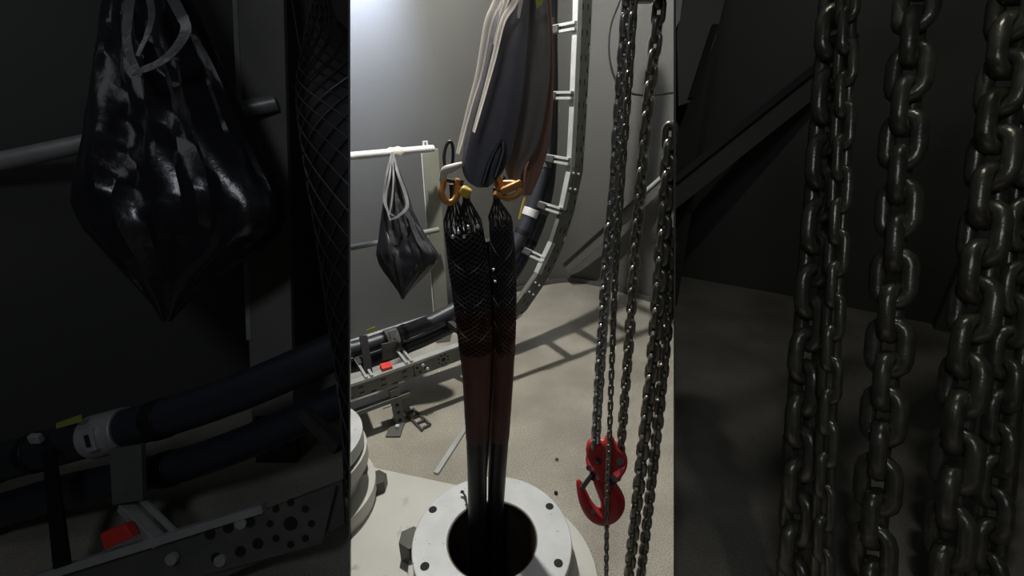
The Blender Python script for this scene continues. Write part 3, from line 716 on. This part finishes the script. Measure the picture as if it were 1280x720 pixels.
def lcable(pts, d, r, label):
    P = spline([at(x, y, dd) for (x, y), dd in zip(pts, d)], 8); t = thing('power_cable', label, 'cable', P[0])
    bm = B(); tube(bm, P, r, 24); obj('sheath', bm, 'cable', t, clip=[-NL]); return t, P
lc1, LP1 = lcable([(-500, 660), (-60, 592), (0, 578), (80, 556), (200, 524), (300, 490), (400, 447), (470, 415)], [1.55]*8, .066, 'upper thick black cable crossing low in the dark left bay')
lc2, LP2 = lcable([(-500, 740), (-60, 655), (0, 638), (90, 612), (210, 586), (300, 556), (400, 512), (470, 478)], [1.62]*8, .060, 'lower thick black cable crossing low in the dark left bay')
def lring(P, px, py, d, m, wdt, r, par, name):
    p = at(px, py, d); i = min(range(len(P)), key=lambda k: (P[k]-p).length); t_ = (P[min(i+1, len(P)-1)]-P[max(i-1, 0)]).normalized()
    bm = B(); tube(bm, [P[i]-t_*wdt/2, P[i]+t_*wdt/2], r, 24); obj(name, bm, m, par, bevel=.003); return P[i], t_
p_, t_ = lring(LP1, 146, 536, 1.55, 'galv', .12, .075, lc1, 'cable_clamp')
bm = B(); box(bm, p_-FW*.074, (.035, .02, .075), frame(t_, UP)); obj('clamp_lug', bm, 'galv', lc1, bevel=.003, smooth=False)
bm = B(); box(bm, p_-FW*.086, (.012, .006, .04), frame(t_, UP)); obj('clamp_slot', bm, 'dark', lc1, smooth=False)
lring(LP1, 205, 520, 1.55, 'black', .05, .070, lc1, 'cable_tie'); lring(LP2, 215, 585, 1.62, 'black', .05, .064, lc2, 'cable_tie')
lring(LP1, 50, 563, 1.55, 'black', .03, .070, lc1, 'cable_tie')
bm = B(); box(bm, at(45, 548, 1.46), (.035, .02, .03)); obj('tie_buckle', bm, 'galv', lc1, bevel=.003)
bm = B(); prism(bm, [at(70, 536, 1.47), at(70, 529, 1.47), at(101, 518, 1.47), at(102, 527, 1.47)], FW*.004); obj('yellow_label', bm, 'ygreen', lc1, smooth=False)
# low tray in the left bay
lt = thing('cable_tray', 'dim perforated tray rail along the bottom of the left bay', 'cable tray', at(200, 700, 1.6))
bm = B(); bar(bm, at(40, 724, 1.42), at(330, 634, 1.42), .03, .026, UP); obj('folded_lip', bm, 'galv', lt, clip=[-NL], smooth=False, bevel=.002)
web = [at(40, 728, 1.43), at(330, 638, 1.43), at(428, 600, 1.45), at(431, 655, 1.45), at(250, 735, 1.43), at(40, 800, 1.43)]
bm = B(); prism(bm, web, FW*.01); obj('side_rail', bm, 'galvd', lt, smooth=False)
bm = B(); prism(bm, [at(248, 668, 1.42), at(420, 606, 1.42), at(402, 680, 1.42), at(248, 722, 1.42)], FW*.008); JP = obj('joint_plate', bm, 'galvd', lt, bevel=.002, smooth=False)
bm = B()
for k in range(8):
    a_ = 2*PI*k/8; c = at(363+math.cos(a_)*26, 655+math.sin(a_)*26, 1.417); cyl(bm, c, c+FW*.01, .011, 12)
    obj('joint_hole', bm, 'dark', JP); bm = B()
c = at(363, 655, 1.417); cyl(bm, c, c+FW*.01, .022, 16); obj('joint_hole', bm, 'dark', JP)
for x, y in ((262, 668), (285, 660), (312, 653), (270, 698), (300, 690), (322, 680)): bm = B(); c = at(x, y, 1.417); cyl(bm, c, c+FW*.01, .017, 14); obj('joint_hole', bm, 'dark', JP)
for x, y in ((300, 655), (274, 702), (213, 700)):
    c = at(x, y, 1.41); bm = B(); cyl(bm, c, c+FW*.015, .018, 16); obj('bolt', bm, 'galv', lt)
bm = B(); bar(bm, at(155, 632, 1.5), at(200, 678, 1.42), .035, .03, UP); bar(bm, at(175, 622, 1.5), at(220, 666, 1.42), .012, .02, UP); obj('rung', bm, 'galv', lt, smooth=False, bevel=.002)
bm = B(); prism(bm, [at(136, 562, 1.46), at(176, 556, 1.46), at(178, 625, 1.46), at(140, 632, 1.46)], FW*.02); obj('saddle_bracket', bm, 'galvd', lt, smooth=False, bevel=.002)
bm = B(); prism(bm, [at(52, 565, 1.44), at(66, 560, 1.44), at(86, 705, 1.40), at(66, 712, 1.40)], FW*.01); obj('strap', bm, 'black', lt, smooth=False)
bm = B(); bar(bm, at(380, 515, 1.55), at(425, 560, 1.5), .04, .04, UP); obj('brace', bm, 'lampm', lt, clip=[-NL], smooth=False)
bm = B(); prism(bm, [at(124, 668, 1.40), at(155, 656, 1.40), at(166, 672, 1.40), at(130, 688, 1.40)], FW*.03); tag(obj('red_cap', bm, 'redp', None, smooth=False, bevel=.004), 'dull red cap behind the tray rail at the bottom of the left bay', 'cap')
# gripped cable against the partition
GX = [(-60, 402, 405), (20, 385, 418), (80, 374, 470), (130, 371, 500), (200, 380, 510), (300, 396, 520), (400, 410, 530), (500, 424, 535), (620, 432, 540)]
gp = thing('hauled_cable', 'black wire-gripped cable against the right edge of the left bay', 'cable', at(430, 620, 1.42))
Rr = spline([V(q) for q in GX], 5); ax_ = [at((a+b)/2, y, 1.42) for y, a, b in Rr]; rr_ = [(b-a)/2*1.42/F for y, a, b in Rr]
bm = B(); tube(bm, ax_[6:], [r*.95 for r in rr_[6:]], 32, flat=.3, ref=FW); obj('sheath', bm, 'black', gp, clip=[-NL])
bm = B(); L = len(ax_)-1
for s in (1, -1):
    for k in range(14):
        pts = []
        for i in range(0, 121):
            f = i/120*L; i0 = min(int(f), L-1); c = ax_[i0].lerp(ax_[i0+1], f-i0); r = rr_[i0]+(rr_[i0+1]-rr_[i0])*(f-i0); a = 2*PI*(k/14+s*1.6*i/120)
            pts.append(c+RX*math.cos(a)*r*1.0+FW*math.sin(a)*r*.32)
        tube(bm, pts, .003, 4, cap=False)
g = obj('wire_grip', bm, 'wire', gp, clip=[-NL]); g['kind'] = 'stuff'

# ------------------------------------------------------------ dark bay right of the partition
DR = 1.30
def chp(pts, d): return [at(x, y, d) for x, y in pts]
chain(chp([(1052, -60), (1046, 0), (1034, 150), (1024, 280), (1014, 400), (1004, 500), (998, 620), (992, 720), (990, 760)], DR), .094, .110, .0200, 'chain',
      'large-linked heavy chain, leftmost in the dark right bay', .35)
chain(chp([(1062, -60), (1060, 0), (1052, 200), (1044, 350), (1036, 500), (1030, 640), (1028, 760)], DR-.10), .085, .062, .0125, 'chain',
      'narrower chain hanging in front of the leftmost heavy chain in the right bay', .5)
chain(chp([(1152, -60), (1146, 0), (1128, 180), (1120, 300), (1112, 420), (1102, 540), (1093, 660), (1088, 760)], DR), .100, .115, .0215, 'chain',
      'thick heavy chain in the middle of the dark right bay', .8)
chain(chp([(1274, -60), (1264, 30), (1246, 160), (1230, 290), (1216, 400), (1202, 500), (1190, 620), (1180, 760)], DR), .110, .128, .0235, 'chain',
      'thickest heavy chain near the right edge of the right bay', .6)
chain(chp([(1316, -60), (1292, 150), (1282, 270), (1270, 380), (1256, 480), (1244, 600), (1230, 760)], DR+.06), .098, .108, .020, 'chain',
      'heavy chain at the far right edge, partly out of sight', .2)
# sloping beam on the wall of the right bay
rbm = thing('stair_stringer', 'dark diagonal beam across the wall of the right bay', 'stair beam', at(900, 200, 3.0))
bm = B(); prism(bm, [at(836, 236, 3.0), at(1210, -64, 3.0), at(1235, -50, 3.0), at(836, 268, 3.0)], FW*.05); obj('beam', bm, 'wall', rbm, clip=[-NR], smooth=False)
bm = B(); prism(bm, [at(836, 226, 2.95), at(1204, -70, 2.95), at(1212, -64, 2.95), at(836, 236, 2.95)], FW*.05); obj('flange_edge', bm, 'lampm', rbm, clip=[-NR], smooth=False)
rt_ = thing('cable_tray', 'short grey slotted rail at the top left of the right bay', 'cable tray', at(870, 130, 2.6))
bm = B(); prism(bm, [at(845, -60, 2.6), at(862, -60, 2.6), at(850, 24, 2.6), at(843, 40, 2.6)], FW*.03); obj('folded_lip', bm, 'galv', rt_, clip=[-NR], smooth=False)
bm = B(); prism(bm, [at(868, -60, 2.62), at(920, -60, 2.62), at(894, 50, 2.62), at(862, 128, 2.62), at(848, 132, 2.62), at(846, 40, 2.62)], FW*.03); obj('side_rail', bm, 'bulkhead', rt_, clip=[-NR], smooth=False)
bm = B(); prism(bm, [at(891, 30, 2.60), at(899, 30, 2.60), at(868, 122, 2.60), at(861, 122, 2.60)], FW*.02); obj('slot', bm, 'dark', rt_, smooth=False)
# column at the bend of the wall
bm = B(); box(bm, V((3.06, 2.78, CEIL/2)), (.16, .10, CEIL), Matrix.Rotation(-.6, 3, 'Z')); struct('column_or_shade_bar_1', bm, 'bulkhead', smooth=False)
# unseen bars added above the frame to stripe the right bay's floor with shade
for i, (x1, y1, x2, y2) in enumerate(((842, 640, 1280, 452), (842, 715, 1280, 560), (842, 530, 1100, 442))):
    a, b = atz(x1, y1, 0), atz(x2, y2, 0); d = (b-a).normalized(); f = 2.30/3.0
    A, Bp = a-d*.1, b+d*.5
    A = A+(FILL_RIGHT-A)*f; Bp = Bp+(FILL_RIGHT-Bp)*f
    bm = B(); bar(bm, A, Bp, (.05, .022, .02)[i], .02); struct('column_or_shade_bar_%d' % (i+2), bm, 'bulkhead', smooth=False)
